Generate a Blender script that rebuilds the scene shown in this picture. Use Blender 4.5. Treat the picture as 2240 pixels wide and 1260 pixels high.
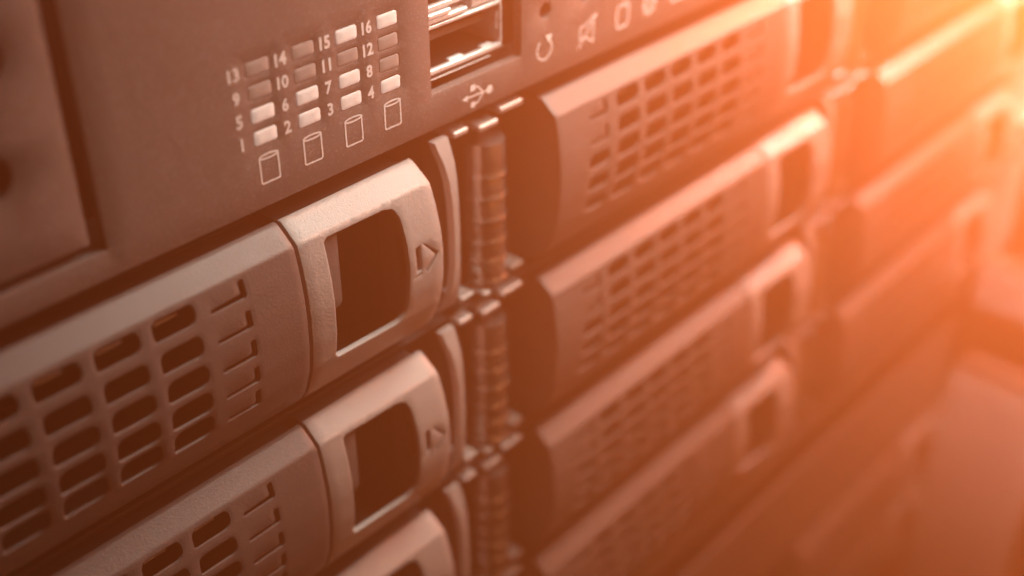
import bpy, math, random
from mathutils import Vector, Matrix
from mathutils.geometry import delaunay_2d_cdt

random.seed(7)
for o in list(bpy.data.objects):
    bpy.data.objects.remove(o)
scene = bpy.context.scene
col = scene.collection
MM = 0.001                       # everything below is measured in millimetres

# ------------------------------------------------------------------ camera
cam_d = bpy.data.cameras.new("camera")
cam = bpy.data.objects.new("camera", cam_d)
col.objects.link(cam)
RX = Vector((0.66213354, -0.74938282, -0.00213778))
RD = Vector((-0.40397796, -0.35453792, -0.84327022))
RF = Vector((0.63117429, 0.55922111, -0.53748559))
CAM = Vector((-11.285, -87.386, 63.089))
m = Matrix((RX, -RD, -RF)).transposed().to_4x4()
m.translation = CAM * MM
cam.matrix_world = m
cam_d.sensor_width = 36.0
cam_d.lens = 42.99
cam_d.clip_start = 0.002
cam_d.clip_end = 20.0
cam_d.dof.use_dof = True
cam_d.dof.focus_distance = 0.1285
cam_d.dof.aperture_fstop = 12.0
cam_d.dof.aperture_blades = 0
scene.camera = cam

# ------------------------------------------------------------------ world and lamps
w = bpy.data.worlds.new("World")
scene.world = w
w.use_nodes = True
bg = w.node_tree.nodes["Background"]
bg.inputs[0].default_value = (1.0, 0.62, 0.45, 1)
bg.inputs[1].default_value = 0.01


def lamp(name, kind, loc, aim, power, color, size=0.1, size_y=None):
    d = bpy.data.lights.new(name, kind)
    d.energy = power
    d.color = color
    if kind == 'AREA':
        d.shape = 'RECTANGLE'
        d.size = size
        d.size_y = size_y or size
    else:
        d.shadow_soft_size = size
    o = bpy.data.objects.new(name, d)
    col.objects.link(o)
    o.location = Vector(loc) * MM
    o.rotation_euler = (Vector(aim) - Vector(loc)).to_track_quat('-Z', 'Y').to_euler()
    return o


# soft overhead lamp, right and in front of the rack: it gives the bright bevels
KEY = lamp("overhead_lamp", 'AREA', (136, -27, 92), (120, 0, 8), 0.68, (0.84, 0.97, 0.90), 0.10, 0.07)
KEY.data.spread = math.radians(118)
# fill lamp added in front, its narrow beam brightens the rack ear
FILL = lamp("ear_fill_lamp", 'AREA', (20, -330, -20), (316, -34, -102), 3.2, (1.0, 0.92, 0.88), 0.12, 0.12)
FILL.data.spread = math.radians(23)
# lamps added past the upper right corner to light the haze: orange and pale
GLOW = lamp("orange_lamp", 'POINT', (296, -28, 66), (0, 0, 0), 26.0, (1.0, 0.15, 0.002), 0.02)
PALE = lamp("pale_lamp", 'POINT', (286, -42, 46), (0, 0, 0), 9.0, (0.94, 1.0, 0.98), 0.025)

vs = scene.view_settings
vs.view_transform = 'Standard'
vs.look = 'None'
vs.exposure = -0.25
vs.gamma = 1.0
vs.use_curve_mapping = False
scene.cycles.use_denoising = True
scene.cycles.max_bounces = 6
scene.cycles.volume_bounces = 0
scene.cycles.sample_clamp_indirect = 4.0

# ------------------------------------------------------------------ materials


def mat(name, base, rough=0.5, metal=0.0, grain=None, grain_h=0.0, var=0.0, var_scale=60.0, spec=0.5,
        emit=None, emit_s=0.0, fleck=0.0):
    """Principled material; grain = size of the surface grain in mm, fleck = bright specks in the paint."""
    mt = bpy.data.materials.new(name)
    mt.use_nodes = True
    nt = mt.node_tree
    b = nt.nodes["Principled BSDF"]
    b.inputs["Base Color"].default_value = (*base, 1)
    b.inputs["Roughness"].default_value = rough
    b.inputs["Metallic"].default_value = metal
    b.inputs["Specular IOR Level"].default_value = spec
    tc = nt.nodes.new("ShaderNodeTexCoord")
    colour = None
    if var > 0:
        n = nt.nodes.new("ShaderNodeTexNoise")
        n.inputs["Scale"].default_value = var_scale
        n.inputs["Detail"].default_value = 6
        n.inputs["Roughness"].default_value = 0.65
        nt.links.new(tc.outputs["Object"], n.inputs["Vector"])
        r = nt.nodes.new("ShaderNodeMapRange")
        r.inputs[1].default_value = 0.3
        r.inputs[2].default_value = 0.7
        r.inputs[3].default_value = 1 - var
        r.inputs[4].default_value = 1 + var
        nt.links.new(n.outputs["Fac"], r.inputs[0])
        mx = nt.nodes.new("ShaderNodeVectorMath")
        mx.operation = 'SCALE'
        mx.inputs[0].default_value = base
        nt.links.new(r.outputs[0], mx.inputs["Scale"])
        colour = mx.outputs[0]
        rr = nt.nodes.new("ShaderNodeMapRange")
        rr.inputs[1].default_value = 0.3
        rr.inputs[2].default_value = 0.7
        rr.inputs[3].default_value = max(0.05, rough - 0.08)
        rr.inputs[4].default_value = min(1.0, rough + 0.08)
        nt.links.new(n.outputs["Fac"], rr.inputs[0])
        nt.links.new(rr.outputs[0], b.inputs["Roughness"])
    if fleck > 0:
        v = nt.nodes.new("ShaderNodeTexWhiteNoise")
        v.noise_dimensions = '3D'
        sc = nt.nodes.new("ShaderNodeVectorMath")
        sc.operation = 'SCALE'
        sc.inputs["Scale"].default_value = 1000 / 0.11
        nt.links.new(tc.outputs["Object"], sc.inputs[0])
        fl = nt.nodes.new("ShaderNodeVectorMath")
        fl.operation = 'FLOOR'
        nt.links.new(sc.outputs[0], fl.inputs[0])
        nt.links.new(fl.outputs[0], v.inputs["Vector"])
        th = nt.nodes.new("ShaderNodeMapRange")
        th.inputs[1].default_value = 0.86
        th.inputs[2].default_value = 1.0
        th.inputs[3].default_value = 0.0
        th.inputs[4].default_value = fleck
        nt.links.new(v.outputs["Value"], th.inputs[0])
        ad = nt.nodes.new("ShaderNodeVectorMath")
        ad.operation = 'ADD'
        cb = nt.nodes.new("ShaderNodeCombineXYZ")
        for i in range(3):
            nt.links.new(th.outputs[0], cb.inputs[i])
        if colour is not None:
            nt.links.new(colour, ad.inputs[0])
        else:
            ad.inputs[0].default_value = base
        nt.links.new(cb.outputs[0], ad.inputs[1])
        colour = ad.outputs[0]
    if colour is not None:
        nt.links.new(colour, b.inputs["Base Color"])
    if grain:
        n = nt.nodes.new("ShaderNodeTexNoise")
        n.inputs["Scale"].default_value = 1000.0 / grain
        n.inputs["Detail"].default_value = 2
        n.inputs["Distortion"].default_value = 0.6
        nt.links.new(tc.outputs["Object"], n.inputs["Vector"])
        bp = nt.nodes.new("ShaderNodeBump")
        bp.inputs["Strength"].default_value = 1.0
        bp.inputs["Distance"].default_value = grain_h * MM
        nt.links.new(n.outputs["Fac"], bp.inputs["Height"])
        nt.links.new(bp.outputs[0], b.inputs["Normal"])
    if emit:
        b.inputs["Emission Color"].default_value = (*emit, 1)
        b.inputs["Emission Strength"].default_value = emit_s
    return mt


M = dict(
    panel=mat("painted_steel", (0.11, 0.102, 0.096), 0.5, 0.0, 0.22, 0.018, 0.10, 45, 0.4, fleck=0.16),
    body=mat("charcoal_plastic", (0.115, 0.11, 0.107), 0.42, 0.0, 0.24, 0.045, 0.08, 90, 0.40),
    handle=mat("silver_grey_plastic", (0.36, 0.35, 0.34), 0.40, 0.0, 0.24, 0.055, 0.06, 90, 0.45),
    inner=mat("black_plastic", (0.012, 0.011, 0.010), 0.55, 0.0, 0.5, 0.02, 0.2, 60, 0.3),
    pocket=mat("pocket_plastic", (0.045, 0.042, 0.040), 0.5, 0.0, 0.4, 0.02, 0.15, 80, 0.3),
    steel=mat("bay_steel", (0.030, 0.027, 0.025), 0.55, 0.0, 0.8, 0.01, 0.2, 80, 0.3),
    finger=mat("spring_steel", (0.50, 0.48, 0.46), 0.20, 0.85, 0.9, 0.06, 0.18, 150),
    tab=mat("zinc_plate", (0.56, 0.54, 0.52), 0.48, 0.6, 0.6, 0.02, 0.10, 200),
    usb=mat("nickel_shell", (0.86, 0.84, 0.82), 0.32, 0.35, 0.7, 0.012, 0.12, 300),
    tongue=mat("grey_tongue", (0.20, 0.18, 0.17), 0.5),
    paint=mat("white_print", (0.74, 0.72, 0.70), 0.6),
    lit=mat("lit_lens", (0.70, 0.68, 0.66), 0.35, emit=(1.0, 0.86, 0.78), emit_s=0.30),
    dim=mat("unlit_lens", (0.30, 0.285, 0.275), 0.35),
    ear=mat("ear_aluminium", (0.86, 0.85, 0.84), 0.42, 0.3, 0.4, 0.02, 0.1, 60),
    post=mat("rack_black", (0.008, 0.0075, 0.007), 0.6, 0.0, 0.6, 0.02, 0.2, 40),
)

# ------------------------------------------------------------------ mesh helpers


def mesh(name, verts, faces, material, smooth=35, scale=MM):
    me = bpy.data.meshes.new(name)
    me.from_pydata([tuple(c * scale for c in v) for v in verts], [], faces)
    me.validate()
    me.materials.append(M[material])
    if smooth:
        me.shade_smooth()
        me.set_sharp_from_angle(angle=math.radians(smooth))
    me.update()
    return me


def put(name, me, parent=None, loc=(0, 0, 0), **props):
    o = bpy.data.objects.new(name, me)
    col.objects.link(o)
    if parent is not None:
        o.parent = parent
    o.location = Vector(loc) * MM
    for k, v in props.items():
        o[k] = v
    return o


def empty(name, loc, **props):
    o = bpy.data.objects.new(name, None)
    o.empty_display_size = 0.01
    col.objects.link(o)
    o.location = Vector(loc) * MM
    for k, v in props.items():
        o[k] = v
    return o


def chamfer_box(x0, x1, y0, y1, z0, z1, c=0.15):
    """A box with chamfered edges: (verts, faces)."""
    c = min(c, 0.45 * min(x1 - x0, y1 - y0, z1 - z0))
    X, Y, Z = (x0, x1), (y0, y1), (z0, z1)
    v, idx = [], {}
    for i in (0, 1):
        for j in (0, 1):
            for k in (0, 1):
                sx, sy, sz = 1 - 2 * i, 1 - 2 * j, 1 - 2 * k
                for a in range(3):
                    p = [X[i] + sx * c, Y[j] + sy * c, Z[k] + sz * c]
                    p[a] -= (sx, sy, sz)[a] * c
                    idx[i, j, k, a] = len(v)
                    v.append(tuple(p))
    f = []
    order = ((0, 0), (1, 0), (1, 1), (0, 1))
    for s in (0, 1):
        f.append([idx[s, a, b, 0] for a, b in order][::(1 if s else -1)])
        f.append([idx[a, s, b, 1] for a, b in order][::(-1 if s else 1)])
        f.append([idx[a, b, s, 2] for a, b in order][::(1 if s else -1)])
    for a in (0, 1):
        for b in (0, 1):
            f.append([idx[a, b, 0, 0], idx[a, b, 0, 1], idx[a, b, 1, 1], idx[a, b, 1, 0]])
            f.append([idx[a, 0, b, 0], idx[a, 0, b, 2], idx[a, 1, b, 2], idx[a, 1, b, 0]])
            f.append([idx[0, a, b, 1], idx[0, a, b, 2], idx[1, a, b, 2], idx[1, a, b, 1]])
    for i in (0, 1):
        for j in (0, 1):
            for k in (0, 1):
                f.append([idx[i, j, k, 0], idx[i, j, k, 1], idx[i, j, k, 2]])
    return v, f


def join(*parts):
    V, F = [], []
    for v, f in parts:
        n = len(V)
        V += v
        F += [[i + n for i in q] for q in f]
    return V, F


def fix_normals(me):
    import bmesh
    bm = bmesh.new()
    bm.from_mesh(me)
    bmesh.ops.recalc_face_normals(bm, faces=bm.faces)
    bm.to_mesh(me)
    bm.free()
    return me


def box_mesh(name, material, *boxes, c=0.15):
    return fix_normals(mesh(name, *join(*[chamfer_box(*b, c=c) for b in boxes]), material, smooth=30))


def put_boxes(name, material, parent, *boxes, c=0.15, **props):
    """One object for each box."""
    return [put(name, box_mesh(name, material, b, c=c), parent, **props) for b in boxes]


def area2(P):
    return sum(P[i][0] * P[(i + 1) % len(P)][1] - P[(i + 1) % len(P)][0] * P[i][1] for i in range(len(P)))


def ccw(P):
    return P if area2(P) > 0 else P[::-1]


def offset(P, d):
    """Offset a CCW loop outward by d."""
    n, out = len(P), []
    for i in range(n):
        a, b, c = P[i - 1], P[i], P[(i + 1) % n]
        e1 = (b[0] - a[0], b[1] - a[1]); e2 = (c[0] - b[0], c[1] - b[1])
        l1 = math.hypot(*e1) or 1e-9; l2 = math.hypot(*e2) or 1e-9
        n1 = (e1[1] / l1, -e1[0] / l1); n2 = (e2[1] / l2, -e2[0] / l2)
        k = 1 + n1[0] * n2[0] + n1[1] * n2[1]
        k = max(k, 0.35)
        out.append((b[0] + d * (n1[0] + n2[0]) / k, b[1] + d * (n1[1] + n2[1]) / k))
    return out


def rrect(x0, x1, z0, z1, r, seg=4):
    """Rounded rectangle; r one radius or four: bl, br, tr, tl."""
    r = (r,) * 4 if not isinstance(r, (tuple, list)) else r
    cs = ((x0, z0, 1, 1, 180), (x1, z0, -1, 1, 270), (x1, z1, -1, -1, 0), (x0, z1, 1, -1, 90))
    P = []
    for (x, z, sx, sz, a0), q in zip(cs, r):
        if q <= 0:
            P.append((x, z)); continue
        for i in range(seg + 1):
            a = math.radians(a0 + 90 * i / seg)
            P.append((x + sx * q + q * math.cos(a), z + sz * q + q * math.sin(a)))
    return P


def circle(cx, cz, r, n=24):
    return [(cx + r * math.cos(2 * math.pi * i / n), cz + r * math.sin(2 * math.pi * i / n)) for i in range(n)]


def inside(p, P):
    x, y = p
    r = False
    for i in range(len(P)):
        a, b = P[i - 1], P[i]
        if (a[1] > y) != (b[1] > y) and x < (b[0] - a[0]) * (y - a[1]) / (b[1] - a[1]) + a[0]:
            r = not r
    return r


def densify(P, step):
    out = []
    for i in range(len(P)):
        a, b = P[i], P[(i + 1) % len(P)]
        n = max(1, int(math.hypot(b[0] - a[0], b[1] - a[1]) / step))
        out += [(a[0] + (b[0] - a[0]) * k / n, a[1] + (b[1] - a[1]) * k / n) for k in range(n)]
    return out


def perforated(outline, holes, f, t, bev=0.15, du=4.0, dv=0.6, edge=1.0, vlines=()):
    """A sheet of thickness t with rounded edges: outline and holes are loops in (u, v), f(u, v, depth) -> xyz."""
    outer = densify(ccw(outline), edge)
    hs = [densify(ccw(h), edge) for h in holes]
    loops = [offset(outer, -bev)] + [offset(h, bev) for h in hs]
    pts, edges = [], []
    for L in loops:
        n = len(pts)
        pts += L
        edges += [(n + i, n + (i + 1) % len(L)) for i in range(len(L))]
    nb = len(pts)
    us = [p[0] for p in outer]; vs_ = [p[1] for p in outer]
    boxes = [(min(p[0] for p in L) - .12, max(p[0] for p in L) + .12, min(p[1] for p in L) - .04, max(p[1] for p in L) + .04)
             for L in loops[1:]]
    nu = int((max(us) - min(us)) / du) + 1
    nv = int((max(vs_) - min(vs_)) / dv) + 1
    vv = [min(vs_) + (max(vs_) - min(vs_)) * j / nv for j in range(1, nv)]
    vv = [v for v in vv if all(abs(v - q) > 0.16 for q in vlines)] + list(vlines)
    for i in range(1, nu):
        for j, v in enumerate(vv):
            p = (min(us) + (max(us) - min(us)) * (i + 0.01 * (j % 3)) / nu, v)
            if any(b[0] < p[0] < b[1] and b[2] < p[1] < b[3] for b in boxes) or not inside(p, loops[0]):
                continue
            pts.append(p)
    vco, _, tri, *_ = delaunay_2d_cdt([Vector(p) for p in pts], edges, [], 0, 1e-6)
    V = [f(p[0], p[1], 0.0) for p in vco]
    F = []
    for q in tri:
        c = (sum(vco[i][0] for i in q) / len(q), sum(vco[i][1] for i in q) / len(q))
        if not inside(c, loops[0]):
            continue
        if any(b[0] < c[0] < b[1] and b[2] < c[1] < b[3] and inside(c, L) for b, L in zip(boxes, loops[1:])):
            continue
        F.append(list(q))
    rim = ((0.0, 1.0), (0.293, 0.293), (1.0, 0.0))
    for k, base in enumerate([outer] + hs):
        sgn = -1 if k == 0 else 1
        rows = []
        for dd, ins in rim[0:]:
            rows.append([f(p[0], p[1], dd * bev) for p in offset(base, sgn * ins * bev)])
        rows.append([f(p[0], p[1], t) for p in base])
        n0 = len(V)
        L = len(base)
        for r in rows:
            V += r
        for a in range(len(rows) - 1):
            for i in range(L):
                j = (i + 1) % L
                q = [n0 + a * L + i, n0 + a * L + j, n0 + (a + 1) * L + j, n0 + (a + 1) * L + i]
                F.append(q if k == 0 else q[::-1])
    return V, F


def weld(me, d=1e-7):
    import bmesh
    bm = bmesh.new()
    bm.from_mesh(me)
    bmesh.ops.remove_doubles(bm, verts=bm.verts, dist=d)
    bmesh.ops.recalc_face_normals(bm, faces=bm.faces)
    # the widest face group must look towards -y
    s = sum(f.normal.y * f.calc_area() for f in bm.faces)
    if s > 0:
        bmesh.ops.reverse_faces(bm, faces=bm.faces)
    bm.to_mesh(me)
    bm.free()
    me.shade_smooth()
    me.set_sharp_from_angle(angle=math.radians(40))
    return me


def ribbon(P, wd, y, closed=False):
    """A flat printed stroke of width wd along the polyline P in the x-z plane at depth y."""
    n = len(P)
    V, F = [], []
    for i in range(n):
        a = P[i - 1] if (i or closed) else P[i]
        c = P[(i + 1) % n] if (i < n - 1 or closed) else P[i]
        b = P[i]
        e1 = Vector((b[0] - a[0], b[1] - a[1])); e2 = Vector((c[0] - b[0], c[1] - b[1]))
        e1 = e1.normalized() if e1.length > 1e-9 else e2.normalized()
        e2 = e2.normalized() if e2.length > 1e-9 else e1
        n1 = Vector((-e1.y, e1.x)); n2 = Vector((-e2.y, e2.x))
        k = max(0.4, 1 + n1.dot(n2))
        d = (n1 + n2) / k * wd / 2
        V += [(b[0] + d.x, y, b[1] + d.y), (b[0] - d.x, y, b[1] - d.y)]
    for i in range(n if closed else n - 1):
        j = (i + 1) % n
        F.append([2 * i, 2 * i + 1, 2 * j + 1, 2 * j])
    return V, F


def patch(P, y):
    return [(p[0], y, p[1]) for p in P], [list(range(len(P)))]


def arc(cx, cz, r, a0, a1, n=20):
    return [(cx + r * math.cos(math.radians(a0 + (a1 - a0) * i / n)),
             cz + r * math.sin(math.radians(a0 + (a1 - a0) * i / n))) for i in range(n + 1)]


# ------------------------------------------------------------------ dimensions (mm)
PX, PZ = 95.53, 26.3            # pitch of the bays
SPLIT, END = 54.2, 73.2         # split between grille and lever, end of lever
PANEL_Y, PANEL_Z = 2.5, 4.1     # front of the control panel, its lower edge

# profile of a tray front, from the top edge at the back to the lower edge at the back
raw = [(9, 1.9), (2.3, 1.9), (0, 0), (-0.50, -2.5), (-0.88, -5.5), (-1.0, -8.2), (-0.86, -12), (-0.36, -15.5),
       (0.72, -18.6), (1.75, -20.3), (3.2, -21.5), (5, -22.1), (9, -22.3)]
dense = []
for a, b in zip(raw[:-1], raw[1:]):
    n = max(1, int(math.hypot(b[0] - a[0], b[1] - a[1]) / 0.1))
    dense += [(a[0] + (b[0] - a[0]) * i / n, a[1] + (b[1] - a[1]) * i / n) for i in range(n)]
dense.append(raw[-1])


def smooth_line(P, sig):
    out = []
    k = int(3 * sig / 0.1)
    ws = [math.exp(-0.5 * (i * 0.1 / sig) ** 2) for i in range(-k, k + 1)]
    for i in range(len(P)):
        sy = sz = sw = 0
        for j, wq in zip(range(-k, k + 1), ws):
            q = P[min(max(i + j, 0), len(P) - 1)]
            sy += wq * q[0]; sz += wq * q[1]; sw += wq
        out.append((sy / sw, sz / sw))
    return out


prof = smooth_line(dense, 0.14)
i0 = min(range(len(prof)), key=lambda i: abs(prof[i][1]) + abs(prof[i][0]))
arcl = [0.0]
for a, b in zip(prof[:-1], prof[1:]):
    arcl.append(arcl[-1] + math.hypot(b[0] - a[0], b[1] - a[1]))
PV = [arcl[i0] - s for s in arcl]      # v = 0 at the crease, falling downwards


def at_v(v):
    lo, hi = 0, len(PV) - 1
    v = max(min(v, PV[0]), PV[-1])
    while hi - lo > 1:
        md = (lo + hi) // 2
        if PV[md] >= v:
            lo = md
        else:
            hi = md
    t = (PV[lo] - v) / max(1e-9, PV[lo] - PV[hi])
    y = prof[lo][0] + (prof[hi][0] - prof[lo][0]) * t
    z = prof[lo][1] + (prof[hi][1] - prof[lo][1]) * t
    a, b = prof[max(0, lo - 2)], prof[min(len(prof) - 1, hi + 2)]
    ty, tz = b[0] - a[0], b[1] - a[1]
    L = math.hypot(ty, tz) or 1
    return y, z, -tz / L, ty / L        # inward normal (y, z)


def v_of_z(z):
    for i in range(i0, len(prof)):
        if prof[i][1] <= z:
            return PV[i]
    return PV[-1]


def body_map(u, v, d):
    y, z, ny, nz = at_v(v)
    return (u, y + ny * d, z + nz * d)


def lever_map(u, v, d):
    y, z, ny, nz = at_v(v)
    g = max(0.0, 1 - ((z + 9.6) / 11.5) ** 2)
    s = max(0.0, min(1.0, (u - SPLIT) / (END - SPLIT)))
    return (u, y - 1.15 * g * s ** 0.8 + ny * d, z + nz * d)


VT, VB = 3.55, PV[-1] + 0.05
CREASE = (-0.32, -0.16, 0.0, 0.16, 0.32, 2.6, 2.8, 2.98, 3.15, 3.35)
ROWZ = (-1.5, -4.95, -8.35, -11.7, -14.85)
COLU = (14.4, 20.55, 26.7, 32.85, 39.0)


def zloop(P):
    return [(u, v_of_z(z) if z < 0 else -z * 0 + 0.0 + z * 1.5) for u, z in P]


def l_slot(ur, zr, width):
    """L shaped slots standing in for shaded walls of blind pockets: upright and foot."""
    return [(ur - width, zr - 1.05), (ur - 0.2, zr - 1.05), (ur + 0.04, zr - 0.8), (ur + 0.0, zr + 0.85),
            (ur - 0.15, zr + 0.98), (ur - 0.5, zr + 0.98), (ur - 0.66, zr + 0.82), (ur - 0.64, zr - 0.32),
            (ur - 0.85, zr - 0.5), (ur - width, zr - 0.52)]


def end_cap(fmap, u, flip=False):
    P = [fmap(u, PV[i], 0.25) for i in range(0, len(PV) - 4, 3) if PV[i] < 3.5]
    P = [(u, 9.0, P[0][2] - 0.3), (u, 3.2, P[0][2] - 0.3)] + [(u, p[1], p[2]) for p in P]
    return P, [list(range(len(P)))[::(-1 if flip else 1)]]


# ---- grille body of a tray
holes = []
for z, k in zip(ROWZ, (0.94, 1.0, 1.03, 1.08, 1.12)):
    for u in COLU:
        holes.append(zloop(rrect(u - 2.4, u + 2.4, z - 1.22 * k, z + 1.14 * k, (0.4, 0.9, 0.9, 0.9))))
for i, z in enumerate(ROWZ):
    holes.append(zloop(l_slot(47.3, z, 4.2)))
    if i < 2:
        holes.append(zloop(l_slot(9.9, z, 3.6)))
    else:
        holes.append(zloop(rrect(6.0, 10.1, z - 1.0, z + 1.0, 0.7)))
body_out = rrect(0.0, SPLIT - 0.22, VB, VT, (0, 0, 0, 0))
V, F = perforated(body_out, holes, body_map, 0.32, 0.07, 1.0, 0.5, 0.6, CREASE)
body_me = weld(mesh("grille", V, F, "body"))
caps_me = [mesh("end_cap", *end_cap(body_map, 0.05), "body", smooth=0),
           mesh("end_cap", *end_cap(body_map, SPLIT - 0.27, True), "body", smooth=0)]

# ---- lever (handle) of a tray
win = [(57.6, -15.5), (66.9, -15.2), (67.9, -14.2), (68.15, -9), (68.1, -5), (67.9, -2.0), (67.3, -0.9), (66.2, -0.55),
       (58.1, -0.55), (57.65, -0.9)]


def round_poly(P, r, seg=3):
    out = []
    n = len(P)
    for i in range(n):
        a, b, c = (Vector(P[i - 1]), Vector(P[i]), Vector(P[(i + 1) % n]))
        d1, d2 = (a - b), (c - b)
        q = min(r, d1.length * 0.45, d2.length * 0.45)
        p1, p2 = b + d1.normalized() * q, b + d2.normalized() * q
        for k in range(seg + 1):
            t = k / seg
            out.append(tuple((1 - t) ** 2 * p1 + 2 * t * (1 - t) * b + t * t * p2))
    return out


bar = [(69.2, -9.45), (69.95, -9.3), (69.95, -6.15), (69.2, -6.3)]
foot = [(68.7, -10.0), (69.95, -9.8), (69.95, -9.62), (68.7, -9.82)]
chev = [(70.45, -6.05), (70.48, -6.25), (71.98, -8.02), (70.5, -9.6), (70.82, -9.95), (72.42, -8.05), (72.4, -7.88)]
lev_holes = [zloop(round_poly(win, 0.8)), zloop(bar), zloop(foot), zloop(chev)]
lev_out = rrect(SPLIT + 0.22, END, VB, VT, (0, 0.5, 0, 0))
V, F = perforated(lev_out, lev_holes, lever_map, 0.65, 0.12, 1.5, 0.5, 0.6, CREASE)
lever_me = weld(mesh("lever", V, F, "handle"))
lever_caps_me = [mesh("lever_cap", *end_cap(lever_map, SPLIT + 0.27), "inner", smooth=0),
                 mesh("lever_cap", *end_cap(lever_map, END - 0.05, True), "handle", smooth=0)]
# rib behind the window of the lever, and the dark pocket under the finger
rib_out = rrect(56.5, 60.1, -10.2, -0.75, (0, 0.9, 0, 0))
V, F = perforated(rib_out, [], lambda u, v, d: (u, 0.35 + d, v), 4.5, 0.3, 3, 2, 1)
rib_me = weld(mesh("rib", V, F, "body"))
pocket_me = [box_mesh("pocket_wall", "pocket", (54.8, 72.8, 8.0, 8.8, -22.0, 1.2)),
             box_mesh("pocket_wall", "pocket", (54.8, 72.8, 3.0, 7.9, -20.6, -19.9)),
             box_mesh("pocket_wall", "pocket", (54.8, 72.8, 3.3, 7.9, 0.6, 1.25))]
mark_me = box_mesh("mark_bed", "inner", (68.6, 72.5, 0.35, 0.6, -11, -5.5), c=0.05)

# ---- narrow end strip right of the lever
zs = [2.4, 1.2, -0.3, -2.5, -5.5, -9.5, -14, -16.5, -18.6, -20.2, -21.2]
yf = [2.5, 2.05, 1.55, 1.2, 1.02, 0.95, 1.02, 1.2, 1.55, 2.3, 3.4]
xl = [76.9, 77.05, 77.4, 77.75, 78.0, 78.1, 78.05, 77.85, 77.6, 77.35, 77.2]
V, F = [], []
for z, y, x in zip(zs, yf, xl):
    V += [(x, y + 1.0, z), (x, y + 0.2, z), (x + 0.15, y, z), (79.15, y, z), (79.3, y + 0.2, z), (79.3, y + 1.0, z)]
for i in range(len(zs) - 1):
    for j in range(5):
        F.append([6 * i + j, 6 * i + j + 1, 6 * i + j + 7, 6 * i + j + 6])
    F.append([6 * i + 5, 6 * i, 6 * i + 6, 6 * i + 11])
F += [[0, 1, 2, 3, 4, 5], [6 * len(zs) - 6 + j for j in range(5, -1, -1)]]
strip_me = fix_normals(mesh("end_strip", V, F, "handle", smooth=40))

# ---- what shows inside the grille: black carrier and small bright tabs added as glints in the top holes
carrier_me = [box_mesh("carrier", "inner", (1.2, 53.2, 6.2, 8.6, -21.6, 1.3)),
              box_mesh("carrier", "inner", (1.2, 53.2, 2.6, 6.1, -20.2, -19.6)),
              box_mesh("carrier", "inner", (1.2, 53.2, 3.3, 6.1, 0.6, 1.3)),  # black strip added where the tray top lies in shade
              box_mesh("carrier", "inner", (73.6, 79.2, 7.2, 9.0, -21.5, 1.3))]
tab_me = box_mesh("glint_tab", "tab", (-1.5, 1.2, 0.85, 1.3, -1.78, -1.42), c=0.06)


def drive_tray(c, r, zoff, label):
    t = empty("drive_tray", (PX * c, 0, zoff - PZ * r), label=label, category="drive tray",
              group="drive trays in the bays")
    g = put("grille", body_me, t)
    for q in caps_me:
        put("end_cap", q, g)
    for u in COLU:
        put("glint_tab", tab_me, g, (u, 0, 0))
    h = put("lever", lever_me, t, label="silver grey release lever with a finger window and an engraved arrow")
    for q in lever_caps_me:
        put("lever_cap", q, h)
    put("rib", rib_me, h)
    for q in pocket_me:
        put("pocket_wall", q, h)
    put("mark_bed", mark_me, h)
    put("end_strip", strip_me, t)
    for q in carrier_me:
        put("carrier", q, t)
    return t


# ------------------------------------------------------------------ the server chassis
XR = 2 * PX + 80.5               # right end of the bays
server = empty("rack_server", (0, 0, 0), label="grey rack server with numbered status lights above columns of drive trays",
               category="server", group="servers stacked in the rack")
lower = empty("rack_server", (0, 0, -147), label="lower rack server, blurred along the bottom edge of the picture",
              category="server", group="servers stacked in the rack")

# ---- control panel
LX, LZ, DX, DZ = 54.02, 11.6, 5.6, 2.37
flat = lambda u, v, d: (u, PANEL_Y + d, v)
ph = [rrect(76.9, 91.9, 8.35, 24.5, 0.25), rrect(-46, 35.4, 6.95, 33, 0.2)]
for i in range(4):
    for j in range(4):
        ph.append(rrect(LX + DX * i - 1.42, LX + DX * i + 1.42, LZ + DZ * j - 0.75, LZ + DZ * j + 0.75, 0.3, 3))
for x in (96.3, 104.0, 111.7, 119.4, 127.1, 134.8):
    ph.append(circle(x, 12.75, 1.0, 20))
V, F = perforated(rrect(-50, XR + 3, PANEL_Z, 36, 0), ph, flat, 1.2, 0.12, 6, 3, 1.5)
panel_me = weld(mesh("front_panel", V, F, "panel"))
panel = put("front_panel", panel_me, server)
put("panel_lip", box_mesh("panel_lip", "steel", (-50, XR + 3, PANEL_Y + 1.25, 13, PANEL_Z + 0.05, PANEL_Z + 1.0)), panel)
put("panel_lip", box_mesh("panel_back", "inner", (-50, XR + 3, 12, 13, PANEL_Z + 1.2, 36)), panel).name = "panel_back"

# blank cover left of the groove
V, F = perforated(rrect(-45, 33.85, 8.15, 32, 0.25), [circle(26.3, 17.4, 2.2, 32), circle(28.2, 27.0, 1.8, 32)], flat, 1.4, 0.15, 6, 3, 1)
put("bay_cover", weld(mesh("bay_cover", V, F, "panel")), server, label="plain grey bay cover set in a dark groove")

# status lights
LIT = {1, 2, 3, 4, 5, 6, 7, 15, 16}
lens = {}
for k in ("lit", "dim"):
    V, F = perforated(rrect(-1.40, 1.40, -0.73, 0.73, 0.28, 3), [], lambda u, v, d: (u, d, v), 1.0, 0.09, 1, 0.5, 0.6)
    lens[k] = weld(mesh("status_light", V, F, k))
for i in range(4):
    for j in range(4):
        n = 1 + i + 4 * j
        lit = n in LIT
        put("status_light", lens["lit" if lit else "dim"], panel,
            (LX + DX * i, PANEL_Y + (-0.05 if lit else 0.0), LZ + DZ * j),
            label="%s status light numbered %d" % ("lit pale" if lit else "unlit grey", n))

# numbers beside the lights
PY = PANEL_Y - 0.03


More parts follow.
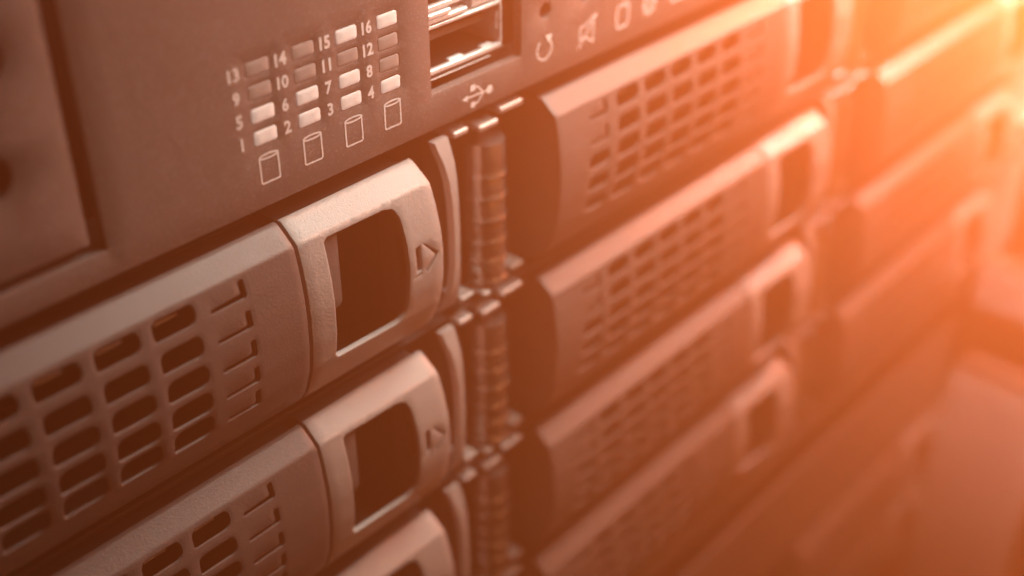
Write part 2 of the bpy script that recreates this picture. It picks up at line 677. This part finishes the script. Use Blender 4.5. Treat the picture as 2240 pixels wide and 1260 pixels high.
def text_mesh(s, h, cx, cz):
    cu = bpy.data.curves.new("number", 'FONT')
    cu.body = s
    cu.size = 1.0
    cu.offset = 0.034
    cu.resolution_u = 3
    tmp = bpy.data.objects.new("number", cu)
    col.objects.link(tmp)
    dg = bpy.context.evaluated_depsgraph_get()
    me0 = bpy.data.meshes.new_from_object(tmp.evaluated_get(dg))
    vs0 = [v.co.copy() for v in me0.vertices]
    fs = [list(p.vertices) for p in me0.polygons]
    bpy.data.objects.remove(tmp)
    bpy.data.curves.remove(cu)
    bpy.data.meshes.remove(me0)
    y0 = min(v.y for v in vs0); y1 = max(v.y for v in vs0)
    x0 = min(v.x for v in vs0); x1 = max(v.x for v in vs0)
    k = h / (y1 - y0)
    return mesh("number", [(cx + (v.x - (x0 + x1) / 2) * k * 0.92, PY, cz + (v.y - (y0 + y1) / 2) * k) for v in vs0], fs, "paint", smooth=0)


for i in range(4):
    for j in range(4):
        n = 1 + i + 4 * j
        put("printed_number", text_mesh(str(n), 1.38, LX + DX * i - 2.85, LZ + DZ * j), panel, label="white printed number %d" % n)


def decal(name, label, *parts):
    return put(name, mesh(name, *join(*parts), "paint", smooth=0), panel, label=label)


# drive symbols under the lights
for i in range(4):
    x = LX + DX * i + 0.05
    a, b, z0, z1 = x - 1.15, x + 1.15, 6.7, 9.5
    body_line = [(a, z1), (a, z0 + 0.12), (a + 0.15, z0), (b - 0.15, z0), (b, z0 + 0.12), (b, z1)]
    lid = [(x + 1.15 * math.cos(t * math.pi / 10), z1 + 0.24 * math.sin(t * math.pi / 10)) for t in range(20)]
    decal("drive_symbol", "white printed drive symbol", ribbon(body_line, 0.2, PY), ribbon(lid, 0.2, PY - 0.004, True))

# trident symbol under the port
decal("trident_symbol", "white trident symbol printed under the port",
      ribbon([(82.2, 6.12), (86.0, 6.06)], 0.22, PY),
      patch([(81.55, 6.12), (82.55, 5.72), (82.55, 6.52)], PY - 0.004),
      patch(circle(86.25, 6.05, 0.52, 20), PY - 0.008),
      ribbon([(83.6, 7.1), (84.2, 7.08), (84.55, 6.75), (85.1, 6.15)], 0.22, PY - 0.012),
      patch([(83.05, 6.72), (83.85, 6.72), (83.85, 7.5), (83.05, 7.5)], PY - 0.016),
      ribbon([(85.2, 6.1), (84.5, 5.35), (84.2, 5.1), (83.5, 5.05)], 0.22, PY - 0.020),
      patch(circle(83.4, 5.05, 0.40, 16), PY - 0.024))
# reset
decal("reset_symbol", "white circular arrow symbol",
      ribbon(arc(96.15, 8.05, 1.35, 128, 405), 0.24, PY),
      patch([(96.35, 9.75), (97.65, 9.6), (96.95, 8.6)], PY - 0.004))
# crossed out loudspeaker
decal("mute_symbol", "white crossed out loudspeaker symbol",
      ribbon([(103.0, 7.2), (103.0, 8.8), (104.1, 8.8), (105.7, 9.7), (105.7, 6.3), (104.1, 7.2)], 0.24, PY, True),
      ribbon([(102.7, 6.1), (106.4, 9.9)], 0.24, PY - 0.004))
decal("drive_symbol", "white rectangle drive symbol beside the loudspeaker symbol",
      ribbon(rrect(110.55, 113.0, 6.5, 9.4, 0.5), 0.32, PY, True))
star = []
for k in range(16):
    rr = 1.45 if k % 2 == 0 else 0.95
    star.append((117.6 + rr * math.cos(k * math.pi / 8), 8.0 + rr * math.sin(k * math.pi / 8)))
decal("fan_symbol", "white star shaped symbol", ribbon(star, 0.32, PY, True), ribbon(circle(117.6, 8.0, 0.45, 12), 0.2, PY - 0.004, True))
decal("network_symbol", "white box symbol near the blurred end of the row",
      ribbon(rrect(122.6, 126.0, 6.9, 9.2, 0.5), 0.34, PY, True))
decal("network_symbol", "last white box symbol of the row",
      ribbon(rrect(129.4, 132.8, 7.0, 9.2, 0.5), 0.34, PY, True))

# ---- USB ports
def usb(z0):
    zt = z0 + 5.7
    x0, x1, ya, yb = 78.0, 90.6, 4.3, 20
    p = empty("usb_port", (0, 0, 0))
    p.parent = server
    s = put("shell", box_mesh("usb_shell", "usb", (x0, x1, ya, yb, z0, z0 + 0.6), c=0.08), p)
    put("shell_top", box_mesh("shell_top", "usb", (x0, x1, ya, yb, zt - 0.4, zt), c=0.08), s)
    for xa, xb in ((x0, x0 + 0.4), (x1 - 0.4, x1)):
        put("shell_side", box_mesh("shell_side", "usb", (xa, xb, ya + .004, yb, z0 + .6, zt - .4), c=0.06), s)
    put_boxes("shade_liner", "inner", s, (x0 + .45, x1 - .45, ya + 0.55, 15, z0 + 0.61, z0 + 0.7), (x0 + .45, x1 - .45, ya + 0.3, 15, zt - 0.5, zt - 0.41), c=0.02)  # dark sheets added so the inside of the port looks shaded
    put_boxes("spring_clip", "usb", s, (82.0, 84.2, ya + 0.3, ya + 1.0, z0 + 0.62, z0 + 0.86),
              (87.4, 89.2, ya + 0.3, ya + 1.0, z0 + 0.62, z0 + 0.82), (x1 - 0.7, x1 - 0.41, ya + 0.4, ya + 1.4, z0 + 2.2, z0 + 4.4), c=0.06)
    put("tongue", box_mesh("usb_tongue", "tongue", (79.2, 89.4, 6.0, 19, z0 + 3.2, z0 + 4.2), c=0.12), p)
    put("port_back", box_mesh("usb_back", "inner", (x0 + .4, x1 - .4, 15, 15.5, z0 + 0.4, zt - 0.4)), p)
    return p


u1 = usb(9.55)
usb(16.9)
put_boxes("shell_bridge", "usb", u1, (78.2, 84.6, 4.1, 9, 15.55, 16.1), (78.2, 81.8, 3.9, 9, 16.2, 16.75), (85.8, 90.4, 4.6, 9, 15.5, 16.7), c=0.1)
put_boxes("port_apron", "steel", u1, (77.2, 91.6, 4.6, 9, 8.5, 9.3), (90.9, 91.7, 5.5, 9, 9.4, 24))
put("apron_edge", box_mesh("apron_edge", "tab", (77.4, 88.5, 4.28, 4.5, 8.98, 9.1), c=0.03), u1)

# ---- bay frame: back wall, shelves between the rows, posts between the columns
frame = put("bay_frame", box_mesh("bay_frame", "steel", (-60, XR + 6, 14, 15, -108, PANEL_Z + 2)), server)
for r in range(4):
    zc = -PZ * r - 24.15
    put("shelf", box_mesh("shelf", "steel", (-60, XR, 4.6, 13.8, zc - 0.35, zc + 0.35)), frame)
put("lower_rail", box_mesh("lower_rail", "panel", (-60, XR + 3, 3.0, 13, -108.6, -103.8)), server)
for c in range(3):
    x = c * PX
    put("divider", box_mesh("divider", "steel", (x + 80.2, x + 94.6, 8.0, 13.9, -104, PANEL_Z)), frame)


def finger_mesh(h):
    """A curved spring finger: a half barrel with pinched ends."""
    V, F = [], []
    nz, na = 16, 12
    for j in range(nz + 1):
        t = j / nz
        rr = 2.75 + 0.24 * max(0.0, 1 - (1 - t) * h / 0.5) + 0.06 * math.sin(math.pi * t)
        for i in range(na + 1):
            a = math.pi * (1 + i / na)
            V.append((rr * math.cos(a), rr * math.sin(a) * 1.15, -h * t))
    w_ = na + 1
    for j in range(nz):
        for i in range(na):
            F.append([j * w_ + i, j * w_ + i + 1, (j + 1) * w_ + i + 1, (j + 1) * w_ + i])
    n = len(V)
    F += [list(range(w_))[::-1], [nz * w_ + i for i in range(w_)]]
    return fix_normals(mesh("spring_finger", V, F, "finger", smooth=45))


f_long, f_short = finger_mesh(4.4), finger_mesh(2.86)
tab_boxes = ((80.6, 83.1, -0.45, 0.35), (84.9, 88.3, -1.15, -0.35), (88.6, 92.8, 0.0, 0.8))
tab_up = ((81.0, 83.4, 2.95, 3.7), (85.2, 86.6, 1.75, 2.35), (90.7, 93.0, 3.25, 4.05))
for c in range(3):
    g = put("gasket_core", box_mesh("gasket_core", "steel", (-1.2, 1.2, -0.6, 3.0, -102, 1)), server, (c * PX + 88.3, 5.9, 0))
    for r in range(4):
        z = -PZ * r - 1.75
        q = put("spring_finger", f_long, g, (0, 0, z))
        q.rotation_euler.z = math.radians(random.uniform(-6, 6))
        z -= 4.6
        for k in range(5):
            q = put("spring_finger", f_short, g, (random.uniform(-0.1, 0.1), random.uniform(-0.12, 0.12), z - 3.02 * k))
            q.rotation_euler = (math.radians(random.uniform(-3, 3)), math.radians(random.uniform(-3, 3)), math.radians(random.uniform(-9, 9)))
    for r in range(5):
        z0 = 1.9 - PZ * r
        for q in tab_boxes if r < 4 else ():
            put("contact_tab", box_mesh("contact_tab", "tab", (c * PX + q[0], c * PX + q[1], 2.9, 6.5, z0 + q[2], z0 + q[3]), c=0.18), server)
        for q in tab_up if r > 0 else ():
            put("contact_tab", box_mesh("contact_tab", "tab", (c * PX + q[0], c * PX + q[1], 2.9, 6.5, z0 + q[2], z0 + q[3]), c=0.18), server)

# ---- rack ear of the server with its pull handle
ear = put("rack_ear", box_mesh("rack_ear", "ear", (XR + 3.2, XR + 22, 2.2, 4.2, -107, 30)), server)
eh = put("ear_handle", box_mesh("ear_handle", "ear", (XR - 0.5, XR + 10, -54, 2.1, -115, -102), c=1.6), ear)
put_boxes("ear_handle", "ear", ear, (XR - 0.5, XR + 10, -54, 2.1, -71, -60), (XR - 0.5, XR + 10, -54, -46.1, -102, -71), c=1.6)

# ---- lower server: same front, only its upper right corner shows
put("front_panel", box_mesh("lower_panel", "panel", (-50, XR - 4, PANEL_Y, PANEL_Y + 1.2, PANEL_Z, 30)), lower)
put("bay_frame", box_mesh("lower_bay", "steel", (-60, XR + 6, 14, 15, -108, PANEL_Z + 25)), lower)
put("shelf", box_mesh("lower_shelf", "steel", (-60, XR, 4.6, 13.8, -24.5, -23.8)), lower)
put("rack_ear", box_mesh("lower_ear", "ear", (XR - 2.0, XR + 12, -24, 3, -140, 11), c=1.6), lower)

# ------------------------------------------------------------------ the drive trays
rows = ("top", "second", "third", "bottom")
where = ("left column with the nearest grille", "middle column", "blurred right column")
for c in range(3):
    for r in range(4):
        if c == 0 and r == 3:
            continue
        drive_tray(c, r, 0.0, "grey drive tray in the %s row of the %s" % (rows[r], where[c]))
for r in range(2):
    drive_tray(2, r, -147.0, "blurred drive tray in the %s row of the lower server" % ("upper", "next")[r])

# ------------------------------------------------------------------ rack post at the far right
put("rack_post", box_mesh("rack_post", "post", (XR + 24, XR + 170, 5, 30, -420, 120), c=1.0), None,
    label="black rack post at the right edge behind the server ears", category="rack post")

# ------------------------------------------------------------------ orange haze added for the glow veil
V, F = chamfer_box(-420, 620, -700, 200, -480, 520, c=1)
hz = bpy.data.meshes.new("haze")
hz.from_pydata([tuple(c * MM for c in v) for v in V], [], F)
fix_normals(hz)
hm = bpy.data.materials.new("glow_veil_haze")
hm.use_nodes = True
nt = hm.node_tree
nt.nodes.remove(nt.nodes["Principled BSDF"])
pv = nt.nodes.new("ShaderNodeVolumePrincipled")
pv.inputs["Color"].default_value = (1.0, 0.38, 0.11, 1)
pv.inputs["Density"].default_value = 6.6
pv.inputs["Anisotropy"].default_value = 0.76
nt.links.new(pv.outputs[0], nt.nodes["Material Output"].inputs["Volume"])
hz.materials.append(hm)
put("haze", hz, None, kind="stuff", label="added orange haze laying a glow veil over the servers", category="haze")
